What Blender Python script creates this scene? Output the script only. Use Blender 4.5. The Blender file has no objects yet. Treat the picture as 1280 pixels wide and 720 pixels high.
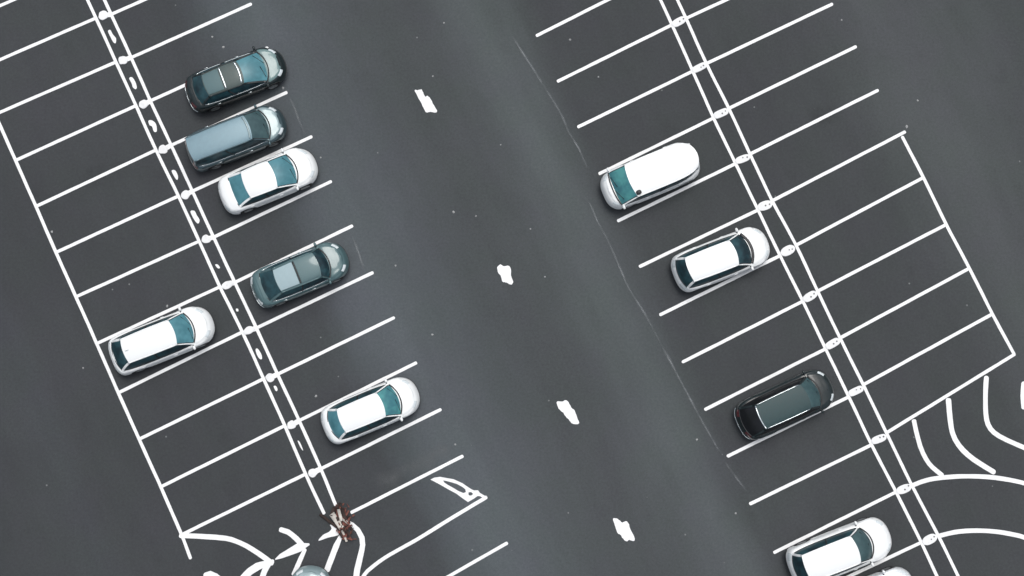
import bpy, math, random
from mathutils import Vector, Matrix
random.seed(7)
SC = bpy.context.scene
COL = SC.collection
PI = math.pi

# ---------------------------------------------------------------- camera
F, CH, TILT = 1700.0, 61.9, math.radians(5.64)
cd = bpy.data.cameras.new('camera'); cam = bpy.data.objects.new('camera', cd); COL.objects.link(cam)
cam.location = (0, 0, CH); cam.rotation_euler = (TILT, 0, 0)
cd.sensor_width = 36; cd.lens = F / 1280 * 36; cd.clip_end = 2000; cd.clip_start = 0.5
SC.camera = cam
SC.render.resolution_x, SC.render.resolution_y = 1024, 576

def G(px, py, z=0.0):
    """survey point -> spot on the ground (or on the level z), in metres"""
    x, y = (px - 640) / F, (360 - py) / F
    d = Vector((x, y * math.cos(TILT) + math.sin(TILT), y * math.sin(TILT) - math.cos(TILT)))
    t = (CH - z) / -d.z
    return Vector((d.x * t, d.y * t, z))

# ---------------------------------------------------------------- materials
def new_mat(name):
    m = bpy.data.materials.new(name); m.use_nodes = True
    nt = m.node_tree; b = nt.nodes['Principled BSDF']
    return m, nt, b
def N(nt, t, **kw):
    n = nt.nodes.new(t)
    for k, v in kw.items(): setattr(n, k, v)
    return n
def noise(nt, vec, scale, detail=4, rough=0.6):
    n = N(nt, 'ShaderNodeTexNoise'); n.inputs['Scale'].default_value = scale
    n.inputs['Detail'].default_value = detail; n.inputs['Roughness'].default_value = rough
    nt.links.new(vec, n.inputs['Vector']); return n
def ramp(nt, fac, pts, interp='LINEAR'):
    r = N(nt, 'ShaderNodeValToRGB'); r.color_ramp.interpolation = interp
    e = r.color_ramp.elements
    while len(e) < len(pts): e.new(0.5)
    for el, (p, c) in zip(e, pts):
        el.position = p; el.color = (c, c, c, 1) if not hasattr(c, '__len__') else (*c, 1)
    nt.links.new(fac, r.inputs['Fac']); return r
def mixc(nt, a, b, fac, mode='MIX'):
    m = N(nt, 'ShaderNodeMix', data_type='RGBA', blend_type=mode)
    for s, v in ((6, a), (7, b), (0, fac)):
        if isinstance(v, (int, float)): m.inputs[s].default_value = v
        elif isinstance(v, tuple): m.inputs[s].default_value = (*v, 1)
        else: nt.links.new(v, m.inputs[s])
    return m.outputs[2]
def mathn(nt, op, a, b=None, clamp=False):
    m = N(nt, 'ShaderNodeMath', operation=op); m.use_clamp = clamp
    for i, v in enumerate((a, b)):
        if v is None: continue
        if isinstance(v, (int, float)): m.inputs[i].default_value = v
        else: nt.links.new(v, m.inputs[i])
    return m.outputs[0]

TH = math.radians(24.6)                       # direction of the bay lines
def asphalt():
    m, nt, b = new_mat('asphalt')
    geo = N(nt, 'ShaderNodeNewGeometry'); P = geo.outputs['Position']
    mp = N(nt, 'ShaderNodeMapping'); mp.vector_type = 'POINT'; mp.inputs['Rotation'].default_value = (0, 0, -TH)
    nt.links.new(P, mp.inputs['Vector'])
    sx = N(nt, 'ShaderNodeSeparateXYZ'); nt.links.new(mp.outputs[0], sx.inputs[0])
    # stretched along the driving direction
    st = N(nt, 'ShaderNodeMapping'); st.inputs['Scale'].default_value = (1, .22, 1); nt.links.new(mp.outputs[0], st.inputs['Vector'])
    wob = noise(nt, st.outputs[0], .35, 3)
    u = mathn(nt, 'ADD', sx.outputs[0], mathn(nt, 'MULTIPLY', mathn(nt, 'SUBTRACT', wob.outputs[0], .5), 2.6))
    # bands of wear across the lot: u from -34 to 34
    t = mathn(nt, 'DIVIDE', mathn(nt, 'ADD', u, 34.0), 68.0)
    pos = ASPH_BANDS
    band = ramp(nt, t, [((p + 34) / 68, c) for p, c in pos], 'B_SPLINE')
    big = noise(nt, P, .11, 5, .55); mid = noise(nt, st.outputs[0], 1.1, 5, .6); fine = noise(nt, P, 9, 5, .7); grit = noise(nt, P, 60, 2, .6)
    c = mixc(nt, band.outputs[0], ASPH_GAIN, 1.0, 'MULTIPLY')
    c = mixc(nt, c, ramp(nt, big.outputs[0], [(.3, .92), (.7, 1.08)]).outputs[0], 1.0, 'MULTIPLY')
    c = mixc(nt, c, ramp(nt, mid.outputs[0], [(.3, .95), (.7, 1.05)]).outputs[0], 1.0, 'MULTIPLY')
    c = mixc(nt, c, ramp(nt, fine.outputs[0], [(.28, .86), (.72, 1.14)]).outputs[0], 1.0, 'MULTIPLY')
    c = mixc(nt, c, ramp(nt, grit.outputs[0], [(.3, .76), (.7, 1.24)]).outputs[0], 1.0, 'MULTIPLY')
    # oil drips and tyre rubber where cars stand
    sp = noise(nt, P, .9, 3, .5)
    c = mixc(nt, c, (.9, .9, .9), mathn(nt, 'MULTIPLY', ramp(nt, sp.outputs[0], [(.60, 0.0), (.72, 1.0)]).outputs[0], .55), 'MULTIPLY')
    hue = noise(nt, P, .3, 3)
    c = mixc(nt, c, ramp(nt, hue.outputs[0], [(.35, (.98, 1.01, .99)), (.65, (1.01, .985, 1.03))]).outputs[0], 1.0, 'MULTIPLY')
    # a few pale aggregate chips
    v = N(nt, 'ShaderNodeTexVoronoi'); v.inputs['Scale'].default_value = 1.15; nt.links.new(P, v.inputs['Vector'])
    rr = N(nt, 'ShaderNodeSeparateColor'); nt.links.new(v.outputs['Color'], rr.inputs[0])
    chip = mathn(nt, 'MULTIPLY', mathn(nt, 'LESS_THAN', v.outputs['Distance'], .045), mathn(nt, 'GREATER_THAN', rr.outputs[0], .86))
    c = mixc(nt, c, (.22, .23, .23), mathn(nt, 'MULTIPLY', chip, .6))
    nt.links.new(c, b.inputs['Base Color'])
    b.inputs['Roughness'].default_value = .92; b.inputs['Specular IOR Level'].default_value = .25
    bp = N(nt, 'ShaderNodeBump'); bp.inputs['Strength'].default_value = .35; bp.inputs['Distance'].default_value = .01
    nt.links.new(grit.outputs[0], bp.inputs['Height']); nt.links.new(bp.outputs[0], b.inputs['Normal'])
    return m
A0, A1 = (.067, .072, .0765), (.060, .066, .070)
ASPH_GAIN = (.685, .69, .685)
ASPH_BANDS = [(-34, (.056,.062,.066)), (-23.5, A1), (-21, A0), (-19.3, (.072, .079, .086)), (-18.3, A0), (-6.0, A0), (-5.0, (.092, .104, .114)), (-3.4, (.124, .140, .152)), (-2.0, (.112, .127, .137)),
              (1.6, (.080, .088, .091)), (4.4, (.086, .095, .099)), (6.2, (.118, .134, .138)), (7.4, (.100, .113, .116)), (8.8, A0), (20.3, (.069, .075, .078)), (22.6, (.100, .110, .113)), (25, (.097, .106, .109)), (34, A1)]

def paint_mat(name, col=.80, wear=.5, rough=.6):
    m, nt, b = new_mat(name)
    geo = N(nt, 'ShaderNodeNewGeometry'); P = geo.outputs['Position']
    n1 = noise(nt, P, 7, 6, .7); n2 = noise(nt, P, 1.3, 3)
    f = mathn(nt, 'MULTIPLY', ramp(nt, n1.outputs[0], [(.56, 0.0), (.70, 1.0)]).outputs[0], wear)
    c = mixc(nt, (col * .985, col, col * 1.005), (.30, .31, .32), f)
    c = mixc(nt, c, ramp(nt, n2.outputs[0], [(.3, .90), (.65, 1.0)]).outputs[0], 1.0, 'MULTIPLY')
    nt.links.new(c, b.inputs['Base Color']); b.inputs['Roughness'].default_value = rough
    return m
def faded_mat(name, c0, c1, lo, hi, scale=2.5):
    m, nt, b = new_mat(name)
    geo = N(nt, 'ShaderNodeNewGeometry')
    n1 = noise(nt, geo.outputs['Position'], scale, 6, .65)
    f = ramp(nt, n1.outputs[0], [(lo, 0.0), (hi, 1.0)])
    nt.links.new(mixc(nt, c0, c1, f.outputs[0]), b.inputs['Base Color']); b.inputs['Roughness'].default_value = .9
    return m
def stain_mat(name, col, amount, scale=3.0):
    m, nt, b = new_mat(name)
    geo = N(nt, 'ShaderNodeNewGeometry')
    n1 = noise(nt, geo.outputs['Position'], scale, 6, .65)
    b.inputs['Base Color'].default_value = (*col, 1); b.inputs['Roughness'].default_value = .9
    # ragged, see-through film of dust or worn-off paint
    at = N(nt, 'ShaderNodeAttribute'); at.attribute_name = 'edge'
    f = mathn(nt, 'MULTIPLY', ramp(nt, n1.outputs[0], [(.36, 0.0), (.62, 1.0)]).outputs[0], at.outputs['Fac'])
    nt.links.new(mathn(nt, 'MULTIPLY', f, amount), b.inputs['Alpha'])
    return m
def simple(name, col, rough=.5, metal=0.0, coat=0.0, spec=.5, vary=.08, scale=6):
    m, nt, b = new_mat(name)
    tc = N(nt, 'ShaderNodeTexCoord')
    n1 = noise(nt, tc.outputs['Object'], scale, 4)
    c = mixc(nt, tuple(col), ramp(nt, n1.outputs[0], [(.3, 1 - vary), (.7, 1 + vary)]).outputs[0], 1.0, 'MULTIPLY')
    nt.links.new(c, b.inputs['Base Color'])
    r = ramp(nt, n1.outputs[0], [(.3, max(.02, rough - .04)), (.7, rough + .05)]); nt.links.new(r.outputs[0], b.inputs['Roughness'])
    b.inputs['Metallic'].default_value = metal
    b.inputs['Coat Weight'].default_value = coat; b.inputs['Coat Roughness'].default_value = .06
    b.inputs['Specular IOR Level'].default_value = spec
    return m
def glass_mat(name, col, col2, rough=.30):
    """tinted car glass with the pale dashboard and seats faintly showing through"""
    m, nt, b = new_mat(name)
    tc = N(nt, 'ShaderNodeTexCoord')
    n1 = noise(nt, tc.outputs['Object'], 1.3, 2, .4); n2 = noise(nt, tc.outputs['Object'], 5, 3, .5)
    f = mathn(nt, 'ADD', mathn(nt, 'MULTIPLY', n1.outputs[0], .7), mathn(nt, 'MULTIPLY', n2.outputs[0], .3))
    r = ramp(nt, f, [(.38, col2), (.60, col)])
    nt.links.new(r.outputs[0], b.inputs['Base Color'])
    b.inputs['Roughness'].default_value = rough; b.inputs['Specular IOR Level'].default_value = .4
    return m

M = dict(
    asphalt=asphalt(),
    paint=paint_mat('road_paint', .84, .25), patch=paint_mat('thick_road_paint', .84, .08), oldpaint=paint_mat('worn_road_paint', .66, .9),
    seam=stain_mat('worn_seam', (.24, .26, .27), .7, .8), dust=stain_mat('dust', (.17, .18, .185), .42, 1.0), oil=stain_mat('oil', (.03, .031, .034), .32, 1.1),
    white=simple('white_car_paint', (.76, .785, .785), .35, 0, .35, vary=.004, scale=1.5),
    pearl=simple('pearl_car_paint', (.74, .77, .79), .3, .15, .8, vary=.03),
    silver=simple('silver_car_paint', (.22, .30, .315), .5, .3, .8, vary=.04),
    blue=simple('pale_blue_roof_paint', (.15, .245, .29), .42, .2, .7, vary=.05),
    slate=simple('slate_car_paint', (.055, .095, .11), .32, .6, .8, vary=.06),
    teal=simple('grey_teal_car_paint', (.060, .120, .130), .55, .3, .8, vary=.06),
    panel=simple('pale_roof_panel', (.28, .38, .41), .5, 0, .2, vary=.03),
    hood=simple('sky_reflecting_hood_paint', (.12, .20, .20), .5, .1, .6, vary=.04),  # sky reflection on the dark sedan's bonnet, put into a paler colour
    dark=simple('black_green_car_paint', (.010, .018, .020), .3, 0, .25, spec=.35, vary=.1),
    vanroof=simple('dark_green_roof_paint', (.028, .056, .060), .5, 0, 0, spec=.3, vary=.07),
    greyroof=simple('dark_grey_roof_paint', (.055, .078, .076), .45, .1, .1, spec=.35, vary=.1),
    chrome=simple('chrome', (.62, .68, .70), .22, .9, .2, vary=.08),
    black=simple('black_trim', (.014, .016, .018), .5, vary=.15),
    rubber=simple('tyre_rubber', (.02, .02, .021), .85, vary=.2), rim=simple('alloy', (.38, .40, .41), .35, .8, vary=.05),
    lamp=simple('lamp_lens', (.62, .68, .70), .12, .1, .8, vary=.1), red=simple('tail_lamp_lens', (.10, .018, .022), .15, 0, .8, vary=.15),
    under=simple('underbody', (.012, .012, .013), .9),
    glass=glass_mat('teal_glass', (.085, .240, .285), (.050, .165, .200)),
    glass2=glass_mat('green_glass', (.075, .275, .275), (.040, .155, .185)),
    gdark=glass_mat('dark_glass', (.022, .070, .085), (.008, .022, .030)),
    ggrey=glass_mat('grey_green_glass', (.052, .100, .108), (.035, .070, .078)),
    gblack=glass_mat('black_glass', (.008, .009, .012), (.004, .005, .006)),
    rust=simple('rusty_scrap', (.15, .055, .042), .9, vary=.5, scale=14), wood=simple('pale_board', (.55, .52, .47), .7, vary=.2, scale=9),
    brown=simple('dark_brown_wood', (.035, .022, .018), .85, vary=.4, scale=12), bolt=simple('dark_bolt', (.10, .105, .11), .5, .5),
    pad=paint_mat('whitewashed_concrete', .79, .25, .7),
)

# ---------------------------------------------------------------- object helpers
def mesh_obj(name, verts, faces, mat, parent=None, smooth=False, matidx=None):
    me = bpy.data.meshes.new(name); me.from_pydata([tuple(v) for v in verts], [], faces)
    me.update()
    for mm in (mat if isinstance(mat, (list, tuple)) else [mat]): me.materials.append(mm)
    if matidx: me.polygons.foreach_set('material_index', matidx)
    if smooth: me.polygons.foreach_set('use_smooth', [True] * len(me.polygons))
    o = bpy.data.objects.new(name, me); COL.objects.link(o)
    if parent: o.parent = parent
    return o
def tag(o, label, cat=None, group=None):
    o['label'] = label
    if cat: o['category'] = cat
    if group: o['group'] = group
    return o
def structure(o, label=None):
    o['kind'] = 'structure'
    if label: o['label'] = label
    return o
def thing(name, loc, rz, label, cat, group=None):
    o = bpy.data.objects.new(name, None); COL.objects.link(o); o.empty_display_size = .3
    o.location = loc; o.rotation_euler = (0, 0, rz); return tag(o, label, cat, group)

# ---------------------------------------------------------------- ground
def grid_ground():
    s = 420
    structure(mesh_obj('ground', [(-s, -s, 0), (s, -s, 0), (s, s, 0), (-s, s, 0)], [(0, 1, 2, 3)], M['asphalt']))
grid_ground()

# ---------------------------------------------------------------- painted strokes
def smoothpts(P, step=.25, curve=True):
    out = []
    n = len(P)
    for i in range(n - 1):
        p0 = P[max(i - 1, 0)]; p1 = P[i]; p2 = P[i + 1]; p3 = P[min(i + 2, n - 1)]
        k = max(1, int((p2 - p1).length / step))
        for j in range(k):
            t = j / k
            if curve and n > 2:
                q = .5 * ((2 * p1) + (p2 - p0) * t + (2 * p0 - 5 * p1 + 4 * p2 - p3) * t * t + (3 * p1 - p0 - 3 * p2 + p3) * t ** 3)
            else: q = p1.lerp(p2, t)
            out.append(q)
    out.append(P[-1].copy()); return out
def stroke(name, pts, w, z, mat, curve=True, cap=True, jit=.035, edge=False, world=False, taper=None):
    P = [Vector((*p[:2], 0)) for p in pts] if world else [G(*p) for p in pts]
    W0 = [w] * len(P) if not hasattr(w, '__len__') else list(w)
    S = smoothpts(P, .22, curve)
    # width along
    L = [0]
    for a, b in zip(S, S[1:]): L.append(L[-1] + (b - a).length)
    key = [0]
    for a, b in zip(P, P[1:]): key.append(key[-1] + (b - a).length)
    def wat(l):
        l = l / L[-1] * key[-1]
        for i in range(len(key) - 1):
            if l <= key[i + 1] + 1e-6: return W0[i] + (W0[i + 1] - W0[i]) * (l - key[i]) / max(key[i + 1] - key[i], 1e-6)
        return W0[-1]
    vs, ph = [], random.uniform(0, 20)
    left, right = [], []
    for i, p in enumerate(S):
        t = (S[min(i + 1, len(S) - 1)] - S[max(i - 1, 0)]).normalized(); n = Vector((-t.y, t.x, 0))
        ww = wat(L[i]) / 2
        a = ww * (1 + jit * (math.sin(L[i] * 3.1 + ph) + random.uniform(-1, 1)))
        b = ww * (1 + jit * (math.sin(L[i] * 2.3 + ph * 2) + random.uniform(-1, 1)))
        left.append(p + n * a); right.append(p - n * b)
    V = []; faces = []; e = []
    for l, r, c in zip(left, right, S):
        V += [l, c, r]; e += [0, 1, 0]
    for i in range(len(S) - 1):
        a = 3 * i; faces += [(a, a + 1, a + 4, a + 3), (a + 1, a + 2, a + 5, a + 4)]
    if cap:
        for end in (0, -1):
            c = S[end]; d = (S[0] - S[1] if end == 0 else S[-1] - S[-2]).normalized(); l, r = (left[end], right[end])
            k0 = len(V); m = 5
            for j in range(1, m):
                ang = PI * j / m; off = (l - c) * math.cos(ang)
                V.append(c + off + d * ((l - r).length / 2 * math.sin(ang) * .8 * random.uniform(.85, 1.1))); e.append(0)
            il = 0 if end == 0 else 3 * (len(S) - 1); ir = il + 2
            ring = [il] + list(range(k0, k0 + m - 1)) + [ir, il + 1]
            faces.append(tuple(ring if end != 0 else ring[::-1]))
    V = [Vector((v.x, v.y, z)) for v in V]
    o = mesh_obj(name, V, faces, mat)
    if edge:
        m3 = 3 * len(S)
        for i in range(len(S)):
            k = min(1, min(i, len(S) - 1 - i) / 3); e[3 * i + 1] *= k
        at = o.data.attributes.new('edge', 'FLOAT', 'POINT')
        for i, x in enumerate(e): at.data[i].value = x
    if o.data.polygons and o.data.polygons[0].normal.z < 0: o.data.flip_normals()
    return o
def poly(name, pts, z, mat, thick=0):
    P = [G(*p) for p in pts]
    return mesh_obj(name, [(p.x, p.y, z) for p in P], [tuple(range(len(P)))], mat)
def smooth_poly(name, pts, z, mat, sub=4, thick=0.0, parent=None, hole=None, amp=.0):
    P = [G(*p) for p in pts]; n = len(P); out = []
    for i in range(n):
        p0, p1, p2, p3 = P[i - 1], P[i], P[(i + 1) % n], P[(i + 2) % n]
        for j in range(sub):
            t = j / sub
            q = .5 * ((2 * p1) + (p2 - p0) * t + (2 * p0 - 5 * p1 + 4 * p2 - p3) * t * t + (3 * p1 - p0 - 3 * p2 + p3) * t ** 3)
            out.append(q + Vector((random.uniform(-amp, amp), random.uniform(-amp, amp), 0)))
    area = sum(a.x * b.y - b.x * a.y for a, b in zip(out, out[1:] + out[:1]))
    if area < 0: out.reverse()
    if not thick: return mesh_obj(name, [(q.x, q.y, z) for q in out], [tuple(range(len(out)))], mat, parent)
    c = sum(out, Vector()) / len(out); k = len(out)
    V = [(q.x, q.y, z) for q in out] + [(q.x, q.y, z + thick * .6) for q in out] + [((q.x - c.x) * .88 + c.x, (q.y - c.y) * .88 + c.y, z + thick) for q in out]
    Fs = [(i, (i + 1) % k, k + (i + 1) % k, k + i) for i in range(k)] + [(k + i, k + (i + 1) % k, 2 * k + (i + 1) % k, 2 * k + i) for i in range(k)] + [tuple(range(2 * k, 3 * k))]
    return mesh_obj(name, V, Fs, mat, parent)

LW = .147
Z1, Z2, Z3 = .004, .008, .012
ZC = [.0052]
def st(name, pts, w=LW, z=Z1, mat='paint', **k):
    if name == 'curved_line': ZC[0] += .00018; z = ZC[0]
    return structure(stroke(name, pts, w, z, M[mat], **k))
def ext(a, b, k):  # extrapolate from b through a by k steps
    return (a[0] + (a[0] - b[0]) * k, a[1] + (a[1] - b[1]) * k)

L0 = [None, None, (19.5, 200.5), (45, 258), (70, 315.5), (95, 371), (121, 429.5), (148, 491), (174, 549), (201, 608.5), (227, 668.5)]
L1 = [(120, 22.5), (145, 77.5), (170, 132), (195, 187.5), (223, 245), (249, 301.5), (275, 358.5), (303, 415), (329.5, 473.5), (356, 532), (382, 592.5)]
L2 = [(139, 18), (164, 72), (188, 126), (214, 181.5), (240.5, 239), (267, 296.5), (293.5, 353), (320.5, 410), (347, 467.8), (374, 525.8), (401, 586)]
LE = [(288, -48), (313.5, 5.2), (334, 60), (358, 115.7), (389.2, 171), (413.5, 227), (440, 282.5), (465.5, 341), (492.3, 397.2), (520, 453.7), (550.5, 512)]
R1 = [(840, 31), (866, 89), (892, 147.5), (919.5, 204.5), (947.5, 262.5), (975, 319.5), (1003.5, 376.5), (1032, 436), (1061, 496), (1089.5, 556), (1120, 615), (1151.5, 678)]
RW = [(697.5, 101.5), (723, 158.5), (749.5, 217), (772.7, 276), (800, 333), (825.5, 393.3), (853.7, 452.3), (881.7, 511.7), (910, 570), (938, 629.6), (968, 690.5), (997, 751)]
R2 = [(857.5, 23), (883, 79.5), (911, 135.5), (937.5, 192.5), (965.3, 251), (995, 306.5), (1022, 364), (1050, 422.5), (1079, 481), (1108, 541), (1140, 607), (1173, 670)]
RE = [(1013, -49), (1040, 5.2), (1069.5, 58.5), (1097, 113), (1131, 165), (1154, 222), (1182.5, 280.7), (1211.5, 335.5), (1240, 392.7), (1268, 443)]
L0[1] = (-6, 143); L0[0] = (-31, 88)
# rows that carry on beyond the top of the picture
def grow(A, n=5):
    d = ((A[1][0] - A[0][0] + A[4][0] - A[3][0]) / 2, (A[1][1] - A[0][1] + A[4][1] - A[3][1]) / 2)
    return [(A[0][0] - d[0] * k, A[0][1] - d[1] * k) for k in range(n, 0, -1)] + list(A)
gL0, gL1, gL2, gLE, gR1, gR2, gRW, gRE = map(grow, (L0, L1, L2, LE, R1, R2, RW, RE))
for a, b in zip(gL0, gL1): st('bay_line', [a, b], cap=False)
for a, b in zip(gL2, gLE): st('bay_line', [a, b])
for a, b in zip(gRW, gR1): st('bay_line', [a, b])
for a, b in zip(gR2[:15], gRE): st('bay_line', [a, b])
st('bay_line', [(439.5, 640.5), (578, 570.3)])
st('bay_line', [(552, 725.5), (633.5, 679)])
st('bay_line', [(446, 737), (455, 719), (465, 709), (482, 696.5), (520, 675), (563, 648.5), (607.5, 621.7)], w=LW * 1.1)
# long lines
st('double_line', gL1 + [(405, 641.5)], z=Z2, w=LW * .98)
st('double_line', gL2 + [(419.5, 631)], z=Z2, w=LW * .98)
st('double_line', gR1 + [(1171, 720), (1200, 782)], z=Z2, w=LW * .95)
st('double_line', gR2 + [(1198, 721), (1228, 783)], z=Z2, w=LW * .95)
st('edge_line', gL0 + [(238, 697.5)], z=Z2, w=LW)
st('edge_line', [(1128, 171.5), (1154, 221.5), (1183, 281), (1212, 336), (1240.5, 392.5), (1267.5, 442.5)], z=Z2, w=LW)
# sweeping curves at the lower right
cw = .205
st('curved_line', [(1142.5, 526), (1145.5, 540), (1150, 557.5), (1157.5, 573.7), (1165.5, 584), (1177.5, 594)], w=cw)
st('curved_line', [(1185.5, 500), (1187.5, 522.5), (1190.5, 541), (1198, 556), (1210, 568.7), (1225, 579.5), (1242, 590)], w=.235)
st('curved_line', [(1233, 472), (1231.8, 490), (1232.2, 517), (1235, 530.5), (1242.5, 540.8), (1257.5, 549.5), (1281, 560), (1310, 572)], w=.215)
st('curved_line', [(1280.5, 479.5), (1279.5, 495), (1280.5, 509)], w=.28)
st('curved_line', [(1140, 607), (1157, 600.5), (1177.5, 597), (1210, 595.3), (1245, 597.3), (1282, 604.5), (1330, 622)], w=.2)
st('curved_line', [(1173, 670), (1193, 665.2), (1215, 663.4), (1240, 664), (1262, 667.3), (1284, 673), (1330, 692)], w=.2)
# hatching at the lower left
st('curved_line', [(226, 669.5), (250, 670.3), (282.5, 673), (300, 678.5), (315, 686.5), (330, 696.5), (340, 704)], w=.225)
st('hatch_line', [(303, 724), (312.5, 714), (322, 708), (341, 701.5)], w=[.32, .34, .34, .16], z=Z2)
st('hatch_line', [(336, 704), (331, 713), (327, 725)], w=.26, z=Z3)
st('hatch_line', [(257, 719), (263, 717), (270, 720), (277, 726)], w=.23)
st('curved_line', [(351, 662), (360, 665), (370, 673), (379.5, 683)], w=.235)
st('hatch_line', [(344.5, 699), (351, 695.3), (362, 690), (374, 684.2), (386, 680.4)], w=[.05, .20, .30, .42, .10], z=Z2)
st('hatch_line', [(381, 687), (376, 698), (367.5, 718)], w=[.17, .21, .21], z=Z3)
structure(smooth_poly('hatch_line', [(398, 676), (404, 668.5), (411, 665), (414.5, 660.5), (412.5, 656), (417, 657.5), (425.5, 666.5), (421, 669.5), (410, 672)], Z2, M['patch'], 3))
st('hatch_line', [(425.5, 671), (420.5, 682), (409, 712)], w=[.17, .27, .25], z=Z3)
st('curved_line', [(430, 650.5), (440, 655.5), (447.5, 662.5), (452.5, 672), (453.3, 681), (450.5, 695), (446.5, 712), (445, 724)], w=[.10, .19, .22, .25, .24, .25, .27, .27])
# bits of white paint between the lines of the left strip
for pts in ([(135, 39), (138, 37.5), (141, 43), (145, 48), (144.5, 54), (141.5, 52.5), (138, 46)],
            [(161.5, 98), (165, 96.5), (169, 102), (171, 109), (169.5, 111.5), (166, 109), (164.5, 104)],
            [(185.5, 151), (190, 150.5), (195, 155), (196, 164), (192.5, 164.5), (190, 158), (187, 156.5)],
            [(214.5, 213.5), (219, 213), (222.5, 220), (221.5, 225), (218, 221)],
            [(238, 264.5), (243, 263.5), (246, 269), (249.5, 275), (247.5, 279.5), (243, 275)],
            [(269, 331), (272, 330.5), (275, 334.5), (272.5, 335.5)], [(295, 386), (297.5, 386), (298, 389), (295.5, 389)],
            [(319.5, 437), (322, 435.8), (326.5, 442.5), (327.5, 448.5), (324.5, 448.5), (321, 443)],
            [(342, 483), (345, 482.5), (347, 487), (345, 489)], [(372, 551), (375, 553), (379, 563), (376, 560)],
            [(114, -12), (118, -13), (122, -4), (119, -3)]):
    structure(smooth_poly('paint_spot', pts, Z1, M['patch'], 3))

# painted patches in the aisle, each one a countable mark
patches = [
    ([(518.5, 113.3), (521.5, 113), (524.5, 112.2), (527.3, 112.0), (529, 116), (531.5, 120.5), (534.5, 120), (538, 123), (541, 129), (546, 138), (545, 140.5), (538, 140), (532.5, 140.3), (529, 134), (526, 128)], 'ragged white paint patch in the aisle, topmost of the four'),
    ([(621.5, 334), (625.5, 330.5), (630, 332.8), (636, 332), (638.5, 336), (638.6, 344), (641.5, 351.5), (639.5, 355.5), (635, 354.5), (632, 352.8), (628, 352), (626.5, 346), (622.5, 340)], 'stubby white paint patch in the middle of the aisle, smallest of the four'),
    ([(696, 503), (698.5, 501.3), (703.5, 502), (707, 500), (710.5, 502.5), (714, 509.5), (718, 513), (721.5, 522), (724, 527.5), (722, 530.3), (714.5, 529), (711, 524), (708.5, 522.5), (704, 516), (698.5, 510.5)], 'ragged white paint patch in the aisle between the white hatchback and the black van'),
    ([(766.3, 649.5), (769.5, 647.8), (773.5, 649.5), (777.5, 653), (782.5, 651.5), (785.5, 654), (788, 661), (793.5, 673.5), (791.5, 676), (786.5, 674.8), (783.5, 676.5), (779, 673.5), (775.5, 668), (772, 666)], 'ragged white paint patch in the aisle closest to the bottom of the picture')]
for pts, lab in patches:
    o = tag(smooth_poly('painted_patch', pts, Z1, M['patch'], 3, amp=.012), lab, 'road marking', 'white painted patches along the aisle')
# the leaf shaped outline beside the bay line end
def leaf():
    out = [(538, 599.5), (543, 597), (550, 596), (557, 597.3), (567, 599), (578, 604), (589, 611.5), (592.5, 613), (597.5, 612.8), (600, 616.2), (607.5, 620.5), (606, 623.5), (600, 620.2), (597, 620), (592, 623.5), (585, 627.5), (580.5, 624.5), (570, 616.8), (560, 611.5), (547, 604)]
    inn = [(554, 600.5), (558.5, 601.4), (564, 602.8), (571, 604.9), (578, 608.6), (581.8, 611.8), (582.3, 615.2), (579.3, 616.3), (573.5, 614), (566.5, 609.8), (560, 606.2), (555.5, 603.2)]
    P = [G(*p) for p in out]; Q = [G(*p) for p in inn]
    import bmesh
    bm = bmesh.new(); eds = []
    for ring in (P, Q):
        vs = [bm.verts.new((p.x, p.y, .006)) for p in ring]
        eds += [bm.edges.new((vs[i], vs[(i + 1) % len(vs)])) for i in range(len(vs))]
    tri = [G(*p) for p in [(585.5, 615.5), (589, 615), (591.5, 617.5), (589, 619.5), (585.8, 619.2)]]
    vs = [bm.verts.new((p.x, p.y, .006)) for p in tri]
    eds += [bm.edges.new((vs[i], vs[(i + 1) % len(vs)])) for i in range(len(vs))]
    bmesh.ops.triangle_fill(bm, edges=eds, use_beauty=True)
    bmesh.ops.recalc_face_normals(bm, faces=bm.faces)
    me = bpy.data.meshes.new('painted_leaf_outline'); bm.to_mesh(me); bm.free(); me.materials.append(M['patch'])
    if me.polygons[0].normal.z < 0: me.flip_normals()
    o = bpy.data.objects.new('painted_outline', me); COL.objects.link(o)
    tag(o, 'white leaf shaped painted outline at the aisle end of a bay line', 'road marking')
leaf()

# worn seams and stains on the tarmac
def film(name, pts, w, mat, z): return structure(stroke(name, pts, w, z, M[mat], edge=True, cap=False, jit=.15))
ZS = .002
for pts in ([(640, 45), (658, 73), (675, 100), (700, 140), (711, 165), (724, 187), (735, 211)], [(731, 242), (740, 260), (747, 277), (762, 305), (776, 338), (786, 360), (806, 392), (837, 450), (866, 505), (888, 545), (904, 572), (915, 590), (935, 616)],
            [(359, 118), (366, 130), (373, 148), (382, 169)], [(439, 291), (447, 313), (456, 339)]):
    film('worn_seam', pts, .13, 'seam', ZS)
film('dust_smear', [(470, 610), (500, 592), (535, 575), (568, 556)], 1.0, 'dust', ZS)
film('dust_smear', [(1031, 512), (1042, 502), (1048, 488)], .55, 'dust', ZS)
for a in ((250, 140, 282, 128), (260, 205, 310, 188), (180, 455, 240, 428), (345, 362, 420, 332), (440, 520, 500, 496), (790, 240, 860, 208), (860, 345, 940, 312), (945, 525, 1010, 497), (100, 230, 160, 205), (1010, 150, 1050, 135)):
    film('oil_stain', [(a[0], a[1]), ((a[0] + a[2]) / 2, (a[1] + a[3]) / 2), (a[2], a[3])], 1.1, 'oil', ZS)
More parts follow.
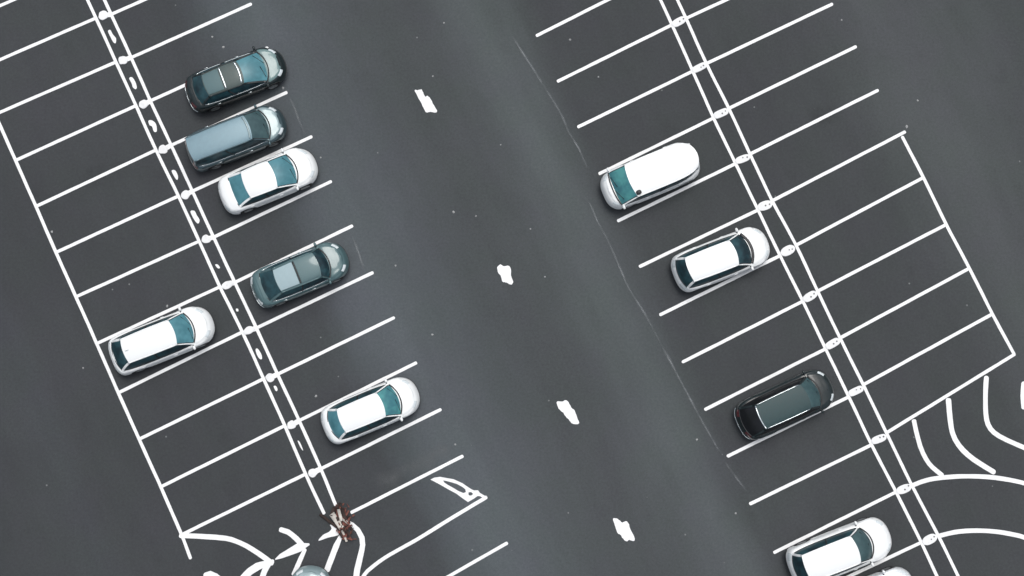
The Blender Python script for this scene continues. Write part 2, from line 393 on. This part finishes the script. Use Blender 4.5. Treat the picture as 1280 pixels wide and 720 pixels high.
def litter():
    V, Fs = [], []
    for (x, y, r) in ((1133.5, 158.3, .075), (1147, 125.5, .05), (555, 28.5, .045), (494.5, 332, .05), (712.5, 49.5, .055), (541, 95, .04), (663, 286, .045), (681, 346, .04), (567, 265, .06), (265.5, 46, .05), (279, 59, .06), (65, 289.5, .05), (183, 479, .0), (540.5, 418, .05), (569, 555.5, .05), (871, 549.5, .05), (919.5, 641.5, .05), (104, 460, .05), (209, 382.5, .06), (395, 495, .06), (354, 110, .06), (401, 197, .05), (626, 181, .035), (595, 270, .04), (748, 96, .04), (1052, 25, .04)):
        if not r: continue
        p = G(x, y); k0 = len(V); n = 7
        for j in range(n):
            a = 2 * PI * j / n; q = r * random.uniform(.7, 1.25); V.append((p.x + q * math.cos(a), p.y + q * math.sin(a), .001))
        V.append((p.x, p.y, r * .5))
        Fs += [(k0 + j, k0 + (j + 1) % n, k0 + n) for j in range(n)]
    o = mesh_obj('pebbles', V, Fs, simple('pale_pebble', (.28, .29, .29), .8, vary=.3)); o['kind'] = 'stuff'
    tag(o, 'pale pebbles and crumbs of litter scattered over the dark tarmac', 'litter')
litter()

# ---------------------------------------------------------------- pads on the double lines
ordn = ['topmost', 'second from the top', 'third from the top', 'fourth from the top', 'fifth from the top', 'sixth from the top', 'seventh from the top', 'eighth from the top', 'ninth from the top', 'tenth from the top', 'eleventh from the top', 'lowest']
lp = [(129.3, 19.3), (154, 75.3), (179.5, 130.8), (204, 187), (232, 243.5), (257.5, 299), (284, 356.3), (311, 413.3), (338, 472), (364.5, 531.3), (391, 590.8)]
for i, c in enumerate(lp):
    lab = 'round whitewashed pad between the left double lines, ' + ('lowest' if i == 10 else ordn[i])
    pts = []
    el = 1.35 if i in (6, 7) else 1.0
    for j in range(12):
        a = 2 * PI * j / 12; r = 5.6 * random.uniform(.86, 1.08)
        x, y = r * math.cos(a) * 1.08 * el, r * math.sin(a) / (el ** .5)
        ca, sa = math.cos(-TH), math.sin(-TH); pts.append((c[0] + x * ca - y * sa, c[1] + x * sa + y * ca))
    st('bay_line', [c, L2[i]], w=.23, z=.006, cap=False)
    o = smooth_poly('concrete_pad', pts, .0095, M['pad'], 2, thick=.035)
    tag(o, lab, 'pad', 'round white pads between the left double lines')
for i in range(12):
    a, b = R1[i], R2[i]
    c = ((a[0] + b[0]) / 2 - .3, (a[1] + b[1]) / 2 + .3); ang = math.atan2(-14.5, 25)
    p = G(*c)
    t = thing('base_plate', (p.x, p.y, .0095), TH + random.uniform(-.03, .03), 'white oval plate with dark bolts between the right double lines, ' + ordn[i], 'plate', 'white oval plates between the right double lines')
    hl, hw = .36, random.uniform(.17, .195)
    n = 24; ring = []
    for j in range(n):
        th = 2 * PI * j / n; cx, sy = math.cos(th), math.sin(th)
        ring.append((hl * math.copysign(abs(cx) ** .75, cx), hw * math.copysign(abs(sy) ** .8, sy) * (1 + .12 * math.sin(th * 2 + i))))
    V = [(x, y, 0) for x, y in ring] + [(x, y, .02) for x, y in ring] + [(x * .93, y * .9, .03) for x, y in ring]
    Fs = [(j, (j + 1) % n, n + (j + 1) % n, n + j) for j in range(n)] + [(n + j, n + (j + 1) % n, 2 * n + (j + 1) % n, 2 * n + j) for j in range(n)] + [tuple(range(2 * n, 3 * n))]
    mesh_obj('plate', V, Fs, M['pad'], t)
    for bx in (random.uniform(.02, .08), random.uniform(.2, .25)):
        by = random.uniform(-.04, .05); r = random.uniform(.028, .042); V = []; n2 = 6
        for zz in (.03, .05): V += [(bx + r * math.cos(2 * PI * j / n2), by + r * math.sin(2 * PI * j / n2), zz) for j in range(n2)]
        mesh_obj('bolt', V, [(j, (j + 1) % n2, n2 + (j + 1) % n2, n2 + j) for j in range(n2)] + [tuple(range(n2, 2 * n2))], M['bolt'], t)

# ---------------------------------------------------------------- cars
def sstep(a, b, x):
    t = min(1, max(0, (x - a) / (b - a))); return t * t * (3 - 2 * t)
def interp(T, x):
    if x <= T[0][0]: return T[0][1]
    for (a, va), (b, vb) in zip(T, T[1:]):
        if x <= b: return va + (vb - va) * sstep(a, b, x)
    return T[-1][1]

class Body:
    LV = [(.10, .10, .955, 0.0), (.035, .03, .985, .16), (0, 0, 1.0, .40), (.03, .03, .99, .62), (.09, .07, .965, .82), (.16, .12, .925, .935), (.24, .18, .865, .985)]
    ROWS = (1.0, .9, .75, .5, .25, 0.0)
    def __init__(s, c):
        s.c = c; s.L, s.W = c['L'], c['W']; s.h = s.L / 2
        s.xw = (-s.L * .292, s.L * .305)
        X = lambda f: -s.h + f * s.L
        s.deckT = [(-s.h, c['zr'] - .10), (-s.h + .35, c['zr']), (X(c['rg']), c['zr']), (X(c['ws']), c['zb'])]
        s.xws = X(c['ws'])
    def deck(s, x):
        if x > s.xws:
            t = (x - s.xws) / (s.h - s.xws); return s.c['zb'] - (s.c['zb'] - s.c['zn']) * (.35 * t + .40 * t ** 3 + .25 * t ** 8)
        return interp(s.deckT, x)
    def halfw(s, x, hf, hr, w):
        if x > 0: xs = hf - s.c.get('capf', .92); p, q = s.c.get('pf', 2.4), s.c.get('qf', 2.35); a = (x - xs) / (hf - xs)
        else: xs = hr - s.c.get('capr', .6); p, q = 2.5, s.c.get('qr', 2.8); a = (-x - xs) / (hr - xs)
        a = min(1, max(0, a))
        return w * s.W / 2 * (1 - .045 * (x / s.h) ** 2) * max(0, 1 - a ** p) ** (1 / q)
    def point(s, u, v):
        """u in -1..1 rear to nose, v 0..6 side levels, 6..7 across the deck to the centre line"""
        k = min(5, int(v)) if v < 6 else 6; f = v - k if v < 6 else v - 6
        if v < 6:
            A, B = s.LV[k], s.LV[k + 1]; fi, ri, w, zf = [a + (b - a) * f for a, b in zip(A, B)]
        else: fi, ri, w, zf = s.LV[6]
        hf, hr = s.h - fi, s.h - ri
        x = u * (hf if u > 0 else hr)
        y = s.halfw(x, hf, hr, w)
        z0 = .18
        for xw in s.xw:
            d = abs(x - xw)
            if d < .385: z0 = max(z0, .32 + math.sqrt(.385 ** 2 - d * d))
        dk = s.deck(x)
        if v < 6: z = z0 + (dk - z0) * zf
        else:
            y *= (1 - f); z = z0 + (dk - z0) * zf + .045 * (1 - (1 - f) ** 2)
        return Vector((x, y, z))
    def u_of(s, x): return x / s.h
    def patch(s, name, us, vs, side, mat, parent, off=.006, smooth=True):
        P = [[s.point(u, v) for v in vs] for u in us]
        V = []
        for i in range(len(us)):
            for j in range(len(vs)):
                a = P[min(i + 1, len(us) - 1)][j] - P[max(i - 1, 0)][j]; b = P[i][min(j + 1, len(vs) - 1)] - P[i][max(j - 1, 0)]
                n = a.cross(b)
                if n.length > 1e-9: n.normalize()
                if n.y < -.001 and n.z < .5: n = -n
                if n.z < -.2: n = -n
                # fade the offset at the rim so the panel has no open edge
                q = P[i][j] + n * off; V.append((q.x, q.y * side, q.z))
        m = len(vs); Fs = []
        for i in range(len(us) - 1):
            for j in range(m - 1):
                f = (i * m + j, (i + 1) * m + j, (i + 1) * m + j + 1, i * m + j + 1); Fs.append(f if side > 0 else f[::-1])
        return mesh_obj(name, V, Fs, mat, parent, smooth)

def lin(a, b, n): return [a + (b - a) * i / (n - 1) for i in range(n)]

def grid_mesh(name, P, mat, parent, smooth=True, flip=False):
    n, m = len(P), len(P[0]); V = [p for r in P for p in r]; Fs = []
    for i in range(n - 1):
        for j in range(m - 1):
            f = (i * m + j, (i + 1) * m + j, (i + 1) * m + j + 1, i * m + j + 1); Fs.append(f[::-1] if flip else f)
    return mesh_obj(name, V, Fs, mat, parent, smooth)

def bar(name, pts, w, h, mat, parent, up=Vector((0, 0, 1))):
    """flat strip with thickness following pts"""
    V = []
    for i, p in enumerate(pts):
        t = (pts[min(i + 1, len(pts) - 1)] - pts[max(i - 1, 0)]).normalized(); s = t.cross(up).normalized(); n = s.cross(t).normalized()
        for a, b in ((-1, -.4), (-1, .3), (-.6, 1), (.6, 1), (1, .3), (1, -.4)): V.append(p + s * (a * w / 2) + n * (b * h / 2))
    Fs = []
    for i in range(len(pts) - 1):
        for j in range(6): Fs.append((i * 6 + j, i * 6 + (j + 1) % 6, (i + 1) * 6 + (j + 1) % 6, (i + 1) * 6 + j))
    Fs += [tuple(range(6)), tuple(range(6 * (len(pts) - 1), 6 * len(pts)))[::-1]]
    return mesh_obj(name, V, Fs, mat, parent, True)

def blob(name, c, r, mat, parent, nseg=12, rings=7, sq=.8):
    V, Fs = [], []
    for i in range(rings + 1):
        ph = -PI / 2 + PI * i / rings
        for j in range(nseg):
            th = 2 * PI * j / nseg; g = lambda v: math.copysign(abs(v) ** sq, v)
            V.append((c[0] + r[0] * g(math.cos(ph)) * g(math.cos(th)), c[1] + r[1] * g(math.cos(ph)) * g(math.sin(th)), c[2] + r[2] * g(math.sin(ph))))
    for i in range(rings):
        for j in range(nseg): Fs.append((i * nseg + j, i * nseg + (j + 1) % nseg, (i + 1) * nseg + (j + 1) % nseg, (i + 1) * nseg + j))
    return mesh_obj(name, V, Fs, mat, parent, True)

def lathe_y(name, prof, c, side, mat, parent, n=24):
    V, Fs = [], []
    for (r, y) in prof:
        for j in range(n): V.append((c[0] + r * math.cos(2 * PI * j / n), c[1] + y * side, c[2] + r * math.sin(2 * PI * j / n)))
    for i in range(len(prof) - 1):
        for j in range(n): Fs.append((i * n + j, i * n + (j + 1) % n, (i + 1) * n + (j + 1) % n, (i + 1) * n + j))
    return mesh_obj(name, V, Fs, mat, parent, True)

def build_car(c):
    P0, P1 = G(*c['rear'], .5), G(*c['front'], .5)
    mid = (P0 + P1) / 2; d = P1 - P0
    c['L'] = d.length
    ang = math.atan2(d.y, d.x)
    t = thing(c['name'], (mid.x, mid.y, 0), ang, c['label'], c.get('cat', 'car'), 'cars parked in the bays')
    for k, v in dict(zr=.98, zb=.97, zn=.74, H=1.46, roofw=.58, beltw=.80, paint='white', roof=None, wsg='glass', rgg='gdark', sg='gdark').items(): c.setdefault(k, v)
    B = Body(c); pm = M[c['paint']]; rm = M[c['roof'] or c['paint']]
    h, L, W = B.h, B.L, B.W
    X = lambda f: -h + f * L
    # --- body shell
    us = [math.sin(PI / 2 * v) for v in lin(-1, 1, 91)]
    vl = [0, .5, 1, 1.5, 2, 2.5, 3, 3.5, 4, 4.5, 5, 5.5, 6] + [6.12, 6.3, 6.5, 6.75, 7]
    ring = []
    for u in us:
        r = [B.point(u, v) for v in vl]
        ring.append([Vector((p.x, p.y, p.z)) for p in r] + [Vector((p.x, -p.y, p.z)) for p in r[-2::-1]])
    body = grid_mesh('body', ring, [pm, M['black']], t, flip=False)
    nc = len(ring[0]) - 1                       # bottom edge blackened: dark sills plus painted contact shade round the car
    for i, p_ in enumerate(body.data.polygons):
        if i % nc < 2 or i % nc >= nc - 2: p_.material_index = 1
    # --- underbody
    n = 24; und = [(u * (h - .16), B.halfw(u * (h - .16), h - .12, h - .12, .90)) for u in lin(-1, 1, n)]
    V = [(x, y, .235) for x, y in und] + [(x, -y, .235) for x, y in und]
    mesh_obj('underbody', V, [(i, i + 1, n + i + 1, n + i) for i in range(n - 1)], M['under'], t)
    # --- doors, bonnet, boot lid as slightly proud panels
    x_a, x_b, x_c = X(c['ws']) - .30, (X(c['ws']) - .30 + max(X(c['rg']) + .45, B.xw[0] + .25)) / 2 + .12, max(X(c['rg']) + .25, B.xw[0] + .10)
    for side in (1, -1):
        for (xa, xb) in ((x_a, x_b + .012), (x_b - .012, x_c)):
            dr = B.patch('door', [B.u_of(x) for x in lin(xb, xa, 12)], lin(1.6, 5.6, 12), side, pm, t, .007)
            hx = xb + .22; p = B.point(B.u_of(hx), 4.1)
            blob('handle', (hx, (p.y + .012) * side, p.z), (.10, .018, .018), M['chrome'] if c.get('chrome') else pm, dr, 8, 5)
    us_h = [B.u_of(x) for x in lin(X(c['ws']) - .02, h - .03, 16)]
    P = []
    for i, u in enumerate(us_h):
        row = []
        for f in lin(-1, 1, 17):
            a = abs(f); p = B.point(u, 5.5 + 1.5 * (1 - a) ** 1.2)
            rim = 1 - max(a ** 12, 0)
            e = (.009 if 0 < i < 15 else -.004) * rim + .012 * math.exp(-((a - .62) / .08) ** 2)
            row.append(Vector((p.x, math.copysign(p.y, f) if f else 0, p.z + e + .002)))
        P.append(row)
    grid_mesh('bonnet', P, pm, t, flip=True)
    # --- glasshouse
    rf, bw, H = c['roofw'], c['beltw'], c['H']
    xb0, xr0, xr1, xb1 = X(c['rg']), X(c['r0']), X(c['r1']), X(c['ws'])
    cf, cr, crf, crr = c.get('cf', .26), c.get('cr', .16), .10, c.get('crr', .07)
    def beltz(x): return B.deck(x) - .03
    def rw(x):
        tt = (x - xr0) / (xr1 - xr0); return rf * (1 - c.get('rtap', .07) * (1 - tt) ** 2 - .03 * tt ** 2 - c.get('rround', 0) * (1 - tt) ** 8)
    def roofp(s_, f):     # s 0..1 rear to front, f -1..1
        xe0, xe1 = xr0 - crr * (1 - f * f), xr1 + crf * (1 - f * f)
        x = xe0 + (xe1 - xe0) * s_
        xx = xr0 + (xr1 - xr0) * s_
        z = H - .035 * (2 * s_ - 1.1) ** 2 - .035 * f * f - .025 * abs(f) ** 6
        return Vector((x, rw(xx) * f, z))
    bwf, bwr = bw * c.get('bwf', .93), bw * c.get('bwr', .88)
    def wsp(q, f):        # q 0 roof .. 1 base
        a = roofp(1, f); x = xb1 - cf * abs(f) ** 2.2 ; y = bwf * f
        bq = Vector((x, y, B.deck(x) + .012))
        p = a.lerp(bq, q); p.z += .035 * math.sin(PI * q) * (1 - .3 * f * f); p.x += .03 * math.sin(PI * q); return p
    def rgp(q, f):
        a = roofp(0, f); x = xb0 + cr * abs(f) ** 2.2; y = bwr * f
        bq = Vector((x, y, B.deck(x) + .012))
        p = a.lerp(bq, q); p.z += .03 * math.sin(PI * q); p.x -= .03 * math.sin(PI * q); return p
    def sgp(q, s_, side):
        a = roofp(s_, side)
        x0, x1 = xb0 + cr, xb1 - cf
        x = x0 + (x1 - x0) * s_
        y = (bwr + (bwf - bwr) * s_) * 1.0 + (bw - (bwr + (bwf - bwr) * s_)) * (1 - (2 * s_ - 1) ** 4)
        b = Vector((x, y * side, B.deck(x) - .01))
        p = a.lerp(b, q); p.y += side * .035 * math.sin(PI * q); return p
    ff = lin(-1, 1, 19)
    grid_mesh('roof', [[roofp(s_, f) for f in ff] for s_ in lin(0, 1, 18)], rm, t, flip=True)
    ws = grid_mesh('windscreen', [[wsp(q, f) for f in ff] for q in lin(0, 1, 8)], M[c['wsg']], t, flip=True)
    grid_mesh('rear_window', [[rgp(q, f) for f in ff] for q in lin(0, 1, 8)], M[c['rgg']], t, flip=False)
    for side in (1, -1):
        grid_mesh('side_window', [[sgp(q, s_, side) for s_ in lin(0, 1, 18)] for q in lin(0, 1, 6)], M[c['sg']], t, flip=side > 0)
        # pillars and roof rail
        frame = M[c['pillar']] if c.get('pillar') else pm
        bar('front_pillar', [wsp(q, side) + Vector((0, 0, .006)) for q in lin(0, 1, 7)], c.get('pw', .075), .03, frame, t)
        bar('rear_pillar', [rgp(q, side) + Vector((0, 0, .006)) for q in lin(0, 1, 7)], c.get('rpw', .11), .03, frame, t)
        bar('roof_edge', [roofp(s_, side) + Vector((0, 0, .004)) for s_ in lin(0, 1, 12)], .055, .03, frame, t)
        bar('middle_pillar', [sgp(q, .52, side) + Vector((0, side * .006, 0)) for q in lin(0.05, .97, 5)], .07, .02, M['black'], t)
        bar('belt_trim', [sgp(.99, s_, side) + Vector((0, side * .01, .012)) for s_ in lin(0.02, .98, 14)], .03, .02, M['chrome'] if c.get('chrome') else M['black'], t)
        # mirror
        mx = xb1 - cf - .02; my = B.point(B.u_of(mx), 5).y
        mo = blob('mirror', (mx + .02, side * (my + .085), B.deck(mx) + .05), (.06, .10, .065), pm if not c.get('dmirror') else M['black'], t, 12, 7)
        bar('mirror_arm', [Vector((mx, side * (my - .06), B.deck(mx) - .01)), Vector((mx, side * (my + .05), B.deck(mx) + .03))], .05, .03, M['black'], mo)
        # lamps
        B.patch('headlight', lin(.865, .962, 7), lin(4.4, 5.9, 6), side, M['lamp'], t, .009)
        B.patch('tail_light', lin(-.988, -.93, 7), lin(3.6, 5.5, 6), side, M[c.get('tail', 'red')], t, .009)
        # wheels
        for xw in B.xw:
            wy = B.point(B.u_of(xw), 1.5).y - .235
            w = thing_part('wheel', t)
            cc = (xw, wy * side, .33)
            lathe_y('tyre', [(.20, .0), (.31, 0), (.33, .03), (.33, .19), (.315, .22), (.235, .225)], cc, side, M['rubber'], w)
            lathe_y('rim', [(.235, .215), (.21, .19), (.07, .17), (.055, .2), (.0, .2)], cc, side, M['rim'], w)
    # bumper trims
    for sgn, nm in ((1, 'front_bumper_trim'), (-1, 'rear_bumper_trim')):
        tm = 'black' if sgn == 1 else c.get('trim', 'black')
        pts = []
        for side in (1, -1):
            uu = lin(.90, 1.0, 8) if side == 1 else lin(1.0, .90, 8)[1:]
            for u in uu:
                p = B.point(sgn * u, c.get('trimv', 2.1)); pts.append(Vector((p.x + sgn * .008, p.y * side, p.z)))
        bar(nm, pts, .03, .035, M[tm], t, up=Vector((0, 0, 1)))
    # cowl and wipers
    cow = [wsp(1.0, f) + Vector((.02 + c.get('cowl', .06) * .3, 0, .012 + .03 * (1 - f * f))) for f in lin(-.96, .96, 17)]
    bar('cowl', cow, c.get('cowl', .06), .03, M['black'], t)
    for side in (1, -1): bar('windscreen_seal', [wsp(q, side * .955) + Vector((0, 0, .010)) for q in lin(0.02, 1, 7)], .035, .012, M['black'], t)
    bar('rear_window_seal', [rgp(1, f) + Vector((-.01, 0, .006)) for f in lin(-.97, .97, 13)], .035, .02, M['black'], t)
    for y0, y1 in ((.10, .62), (-.55, -.02)):
        bar('wiper', [wsp(.93, y0 / bwf * 1.0) + Vector((0, 0, .02)), wsp(.72, y1 / bwf) + Vector((0, 0, .02))], .025, .02, M['black'], t)
    # roof fittings
    if c.get('sunroof'):
        for (s0, s1, mt) in c['sunroof']:
            grid_mesh('sunroof' if mt.startswith('g') else 'roof_panel', [[roofp(s_, f) + Vector((0, 0, .02)) for f in lin(-.86, .86, 19)] for s_ in lin(s0, s1, 12)], M[mt], t, flip=True)
    for (s0, mt) in c.get('bars', []):
        bar('roof_bar', [roofp(s0, f) + Vector((0, 0, .03)) for f in lin(-.86, .86, 9)], .07, .05, M[mt], t)
    if c.get('fin'): 
        p = roofp(.06, 0); blob('antenna', (p.x + .05, 0, p.z + .03), (.09, .025, .05), pm, t, 10, 6)
    if c.get('rail'):
        for side in (1, -1): bar('roof_rail', [roofp(s_, side * .97) + Vector((0, 0, .045)) for s_ in lin(.04, .96, 12)], .035, .03, M['chrome'], t)
    if c.get('rearrail'):
        bar('roof_end_rail', [roofp(.015, f) + Vector((0, 0, .02)) for f in lin(-.95, .95, 9)], .06, .04, M['chrome'], t)
    if c.get('knob'):
        p = roofp(c['knob'][0], c['knob'][1]); blob('roof_vent', (p.x, p.y, p.z + .02), (.13, .11, .07), M['black'], t, 12, 6)
    if c.get('lid'):
        # boot lid
        P = []
        xs = lin(-h + .20, X(c['rg']) - .03, 8)
        for i, x in enumerate(xs):
            row = []
            for f in lin(-1, 1, 13):
                p = B.point(B.u_of(x), 6.08 + .92 * (1 - abs(f))); row.append(Vector((p.x, math.copysign(p.y, f), p.z + (.010 if 0 < i < 7 and abs(f) < 1 else -.003) + .002)))
            P.append(row)
        grid_mesh('boot_lid', P, pm, t, flip=True)
    return t
def thing_part(name, parent):
    o = bpy.data.objects.new(name, None); COL.objects.link(o); o.parent = parent; o.empty_display_size = .1; return o

cars = [
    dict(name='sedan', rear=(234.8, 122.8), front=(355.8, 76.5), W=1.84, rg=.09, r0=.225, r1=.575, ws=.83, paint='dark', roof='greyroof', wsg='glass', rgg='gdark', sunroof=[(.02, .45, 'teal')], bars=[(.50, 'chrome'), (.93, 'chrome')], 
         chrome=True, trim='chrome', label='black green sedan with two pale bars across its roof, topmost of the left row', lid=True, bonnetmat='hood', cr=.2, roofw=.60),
    dict(name='estate_car', rear=(235.8, 196), front=(356.5, 148.8), W=1.84, rg=.03, r0=.07, r1=.655, ws=.84, H=1.62, paint='slate', roof='blue', wsg='ggrey', rgg='gdark', bars=[(.965, 'silver')], rearpaint=None,
         chrome=True, bonnetmat='silver', label='slate estate car with plain pale blue roof, between the dark sedan and white sedan', roofw=.62, cat='car', capr=.4),
    dict(name='sedan', rear=(276.2, 249.8), front=(395, 202), W=1.88, rg=.14, r0=.30, r1=.575, ws=.80, paint='white', rgg='glass', wsg='glass', trim='rubber', lid=True, tail='lamp',
         label='white sedan with long boot just below the pale blue roofed estate car', roofw=.67, cr=.10, bwr=.92),
    dict(name='sedan', rear=(317.2, 367), front=(434, 319), W=1.84, rg=.11, r0=.285, r1=.70, ws=.81, paint='teal', roof='teal', sunroof=[(.01, .47, 'panel'), (.53, .97, 'teal')], bars=[(.50, 'black')], wsg='gdark', rgg='gdark', chrome=True, trim='chrome',
         label='grey teal sedan with a pale silver roof panel, nearest car above the white hatchback', roofw=.62, lid=True, tail='lamp'),
    dict(name='estate_car', rear=(139.5, 450), front=(266, 400), W=1.87, rg=.055, r0=.19, r1=.655, ws=.825, H=1.58, paint='white', wsg='glass', rgg='gdark', fin=True, capr=.5, tail='lamp',
         label='white estate car parked alone on the far side of the left double line', roofw=.60),
    dict(name='hatchback', rear=(404.5, 537), front=(522.3, 488), W=1.85, rg=.08, r0=.215, r1=.63, ws=.81, H=1.52, paint='white', wsg='glass2', rgg='glass', capr=.6, tail='lamp',
         label='white hatchback with bright teal windscreen, lowest complete car of the left row', roofw=.58, cr=.22),
    dict(name='minivan', rear=(871.5, 196), front=(754, 244.5), W=1.90, rg=.02, r0=.07, r1=.725, ws=.90, H=1.66, zr=1.05, zb=1.06, zn=.98, roofw=.80, beltw=.865, rround=.30, crr=.16, cr=.30, paint='white', wsg='glass2', rgg='white', pillar='white', sg='gdark', capf=.8, qf=3.0, capr=.9, cf=.12,
         rtap=.03, knob=(.955, .80), label='white minivan with all white roof and black knob by its windscreen, facing the aisle', cat='van', tail='lamp', dmirror=False, bwf=.95, bwr=.70),
    dict(name='hatchback', rear=(842.5, 346.5), front=(960, 301), W=1.86, rg=.035, r0=.135, r1=.60, ws=.785, H=1.6, paint='white', wsg='gdark', rgg='gdark', capr=.55, cowl=.13, tail='lamp',
         label='white hatchback parked between the white minivan and the black minivan', roofw=.60),
    dict(name='minivan', rear=(923, 532), front=(1039, 478), W=1.90, rg=.03, r0=.185, r1=.665, ws=.83, H=1.72, zr=1.0, zb=1.02, zn=.80, paint='dark', roof='vanroof', wsg='ggrey', rgg='gblack', sg='gblack', rail=True, bonnetmat='dark', rearrail=True, trim='chrome',
         label='black minivan with silver roof rails, only dark vehicle in the right rows', roofw=.62, cat='van', capr=.7, qf=2.6),
    dict(name='suv', rear=(987, 713.5), front=(1112, 664.5), W=1.92, rg=.035, r0=.12, r1=.60, ws=.785, H=1.66, paint='white', wsg='ggrey', rgg='gdark', capr=.45, tail='lamp', cf=.34,
         label='white suv with dark oval windscreen, lowest whole vehicle of the right row', roofw=.63, cat='suv'),
    dict(name='sedan', rear=(1018, 776), front=(1142.5, 725.5), W=1.85, rg=.1, r0=.25, r1=.62, ws=.80, paint='pearl', wsg='gdark', rgg='gdark',
         label='pearl white car with only its nose showing, in the bay below the white suv', roofw=.60),
    dict(name='sedan', rear=(374, 831), front=(392, 707), W=1.84, rg=.1, r0=.25, r1=.62, ws=.80, paint='silver', wsg='glass', rgg='gdark',
         label='silver teal car nose poking in at the bottom edge among the painted hatching', roofw=.60),
]
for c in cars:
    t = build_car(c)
    if c.get('bonnetmat'):
        for ch in t.children:
            if ch.name.startswith('bonnet'): ch.data.materials[0] = M[c['bonnetmat']]

# ---------------------------------------------------------------- heap of scrap at the end of the left double line
def heap():
    p0 = G(423, 652); t = thing('scrap_heap', (p0.x, p0.y, 0), 0, 'heap of rusty scrap and pale boards at the lower end of the double line', 'scrap heap')
    def loc(x, y, z): q = G(x, y, z); return Vector((q.x - p0.x, q.y - p0.y, z))
    def plank(name, a, b, w, h, mat): bar(name, [loc(*a), loc(*((i + j) / 2 for i, j in zip(a, b))), loc(*b)], w, h, M[mat], t)
    plank('board', (414.5, 642, .22), (427.5, 660, .16), .26, .05, 'wood')
    plank('board', (423, 636.5, .33), (427, 651, .24), .14, .04, 'wood')
    plank('board', (427.5, 663, .18), (433.5, 677, .10), .10, .04, 'wood')
    plank('board', (428, 649, .28), (436, 655, .10), .09, .03, 'wood')
    plank('beam', (400, 643, .05), (424, 661, .08), .13, .10, 'brown')
    plank('beam', (418, 634, .12), (414, 645, .2), .16, .1, 'brown')
    plank('beam', (427, 635, .30), (432, 650, .2), .14, .08, 'brown')
    plank('beam', (423, 629, .2), (421, 636, .3), .10, .07, 'brown')
    plank('beam', (420, 655, .1), (428, 672, .15), .12, .09, 'brown')
    for k in range(120):
        u = random.random(); x = 422 + 9 * u + random.gauss(2.2, 5.2); y = 632 + 42 * u + random.gauss(0, 3.4)
        if x < 414 and y > 655: x = 424
        z = random.uniform(.03, .22); c = loc(x, y, z); a = random.uniform(0, PI); l = random.uniform(.10, .26); w = random.uniform(.04, .11); tl = random.uniform(-.5, .5)
        d = Vector((math.cos(a), math.sin(a), tl)) * l / 2
        if k % 3 == 0: bar('stick', [c - d, c + d * .2 + Vector((0, 0, .02)), c + d], .035, .035, M['brown' if k % 2 else 'rust'], t)
        else: bar('scrap_piece', [c - d, c + d * .1 + Vector((0, 0, .03)), c + d], w, .02, M['rust' if k % 4 else 'brown'], t)
heap()
film('rust_stain', [(424, 628), (432, 642), (440, 655), (434, 676)], .7, 'rusty', ZS) if 'rusty' in M else None

# ---------------------------------------------------------------- daylight, overcast
w = bpy.data.worlds.new('World'); SC.world = w; w.use_nodes = True; nt = w.node_tree
bg = nt.nodes['Background']; sky = nt.nodes.new('ShaderNodeTexSky'); sky.sky_type = 'NISHITA'; sky.sun_disc = False
SUN_EL, SUN_AZ = math.radians(70), math.radians(20)       # azimuth clockwise from +Y
sky.sun_elevation = SUN_EL; sky.sun_rotation = SUN_AZ; sky.dust_density = 4; sky.air_density = 1; sky.ozone_density = 1
hs = nt.nodes.new('ShaderNodeHueSaturation'); hs.inputs['Saturation'].default_value = .38   # cloud veil
nt.links.new(sky.outputs[0], hs.inputs['Color']); nt.links.new(hs.outputs[0], bg.inputs[0]); bg.inputs[1].default_value = .13
sd = bpy.data.lights.new('sun', 'SUN'); sd.energy = 1.2; sd.angle = math.radians(28); sd.color = (1, .97, .93)
so = bpy.data.objects.new('sun', sd); COL.objects.link(so)
dirv = Vector((math.sin(SUN_AZ) * math.cos(SUN_EL), math.cos(SUN_AZ) * math.cos(SUN_EL), math.sin(SUN_EL)))
so.rotation_euler = dirv.to_track_quat('Z', 'Y').to_euler(); so.location = dirv * 100
SC.view_settings.view_transform = 'Standard'; SC.view_settings.look = 'None'; SC.view_settings.gamma = 1
SC.view_settings.exposure = 0.22
SC.render.engine = 'CYCLES'
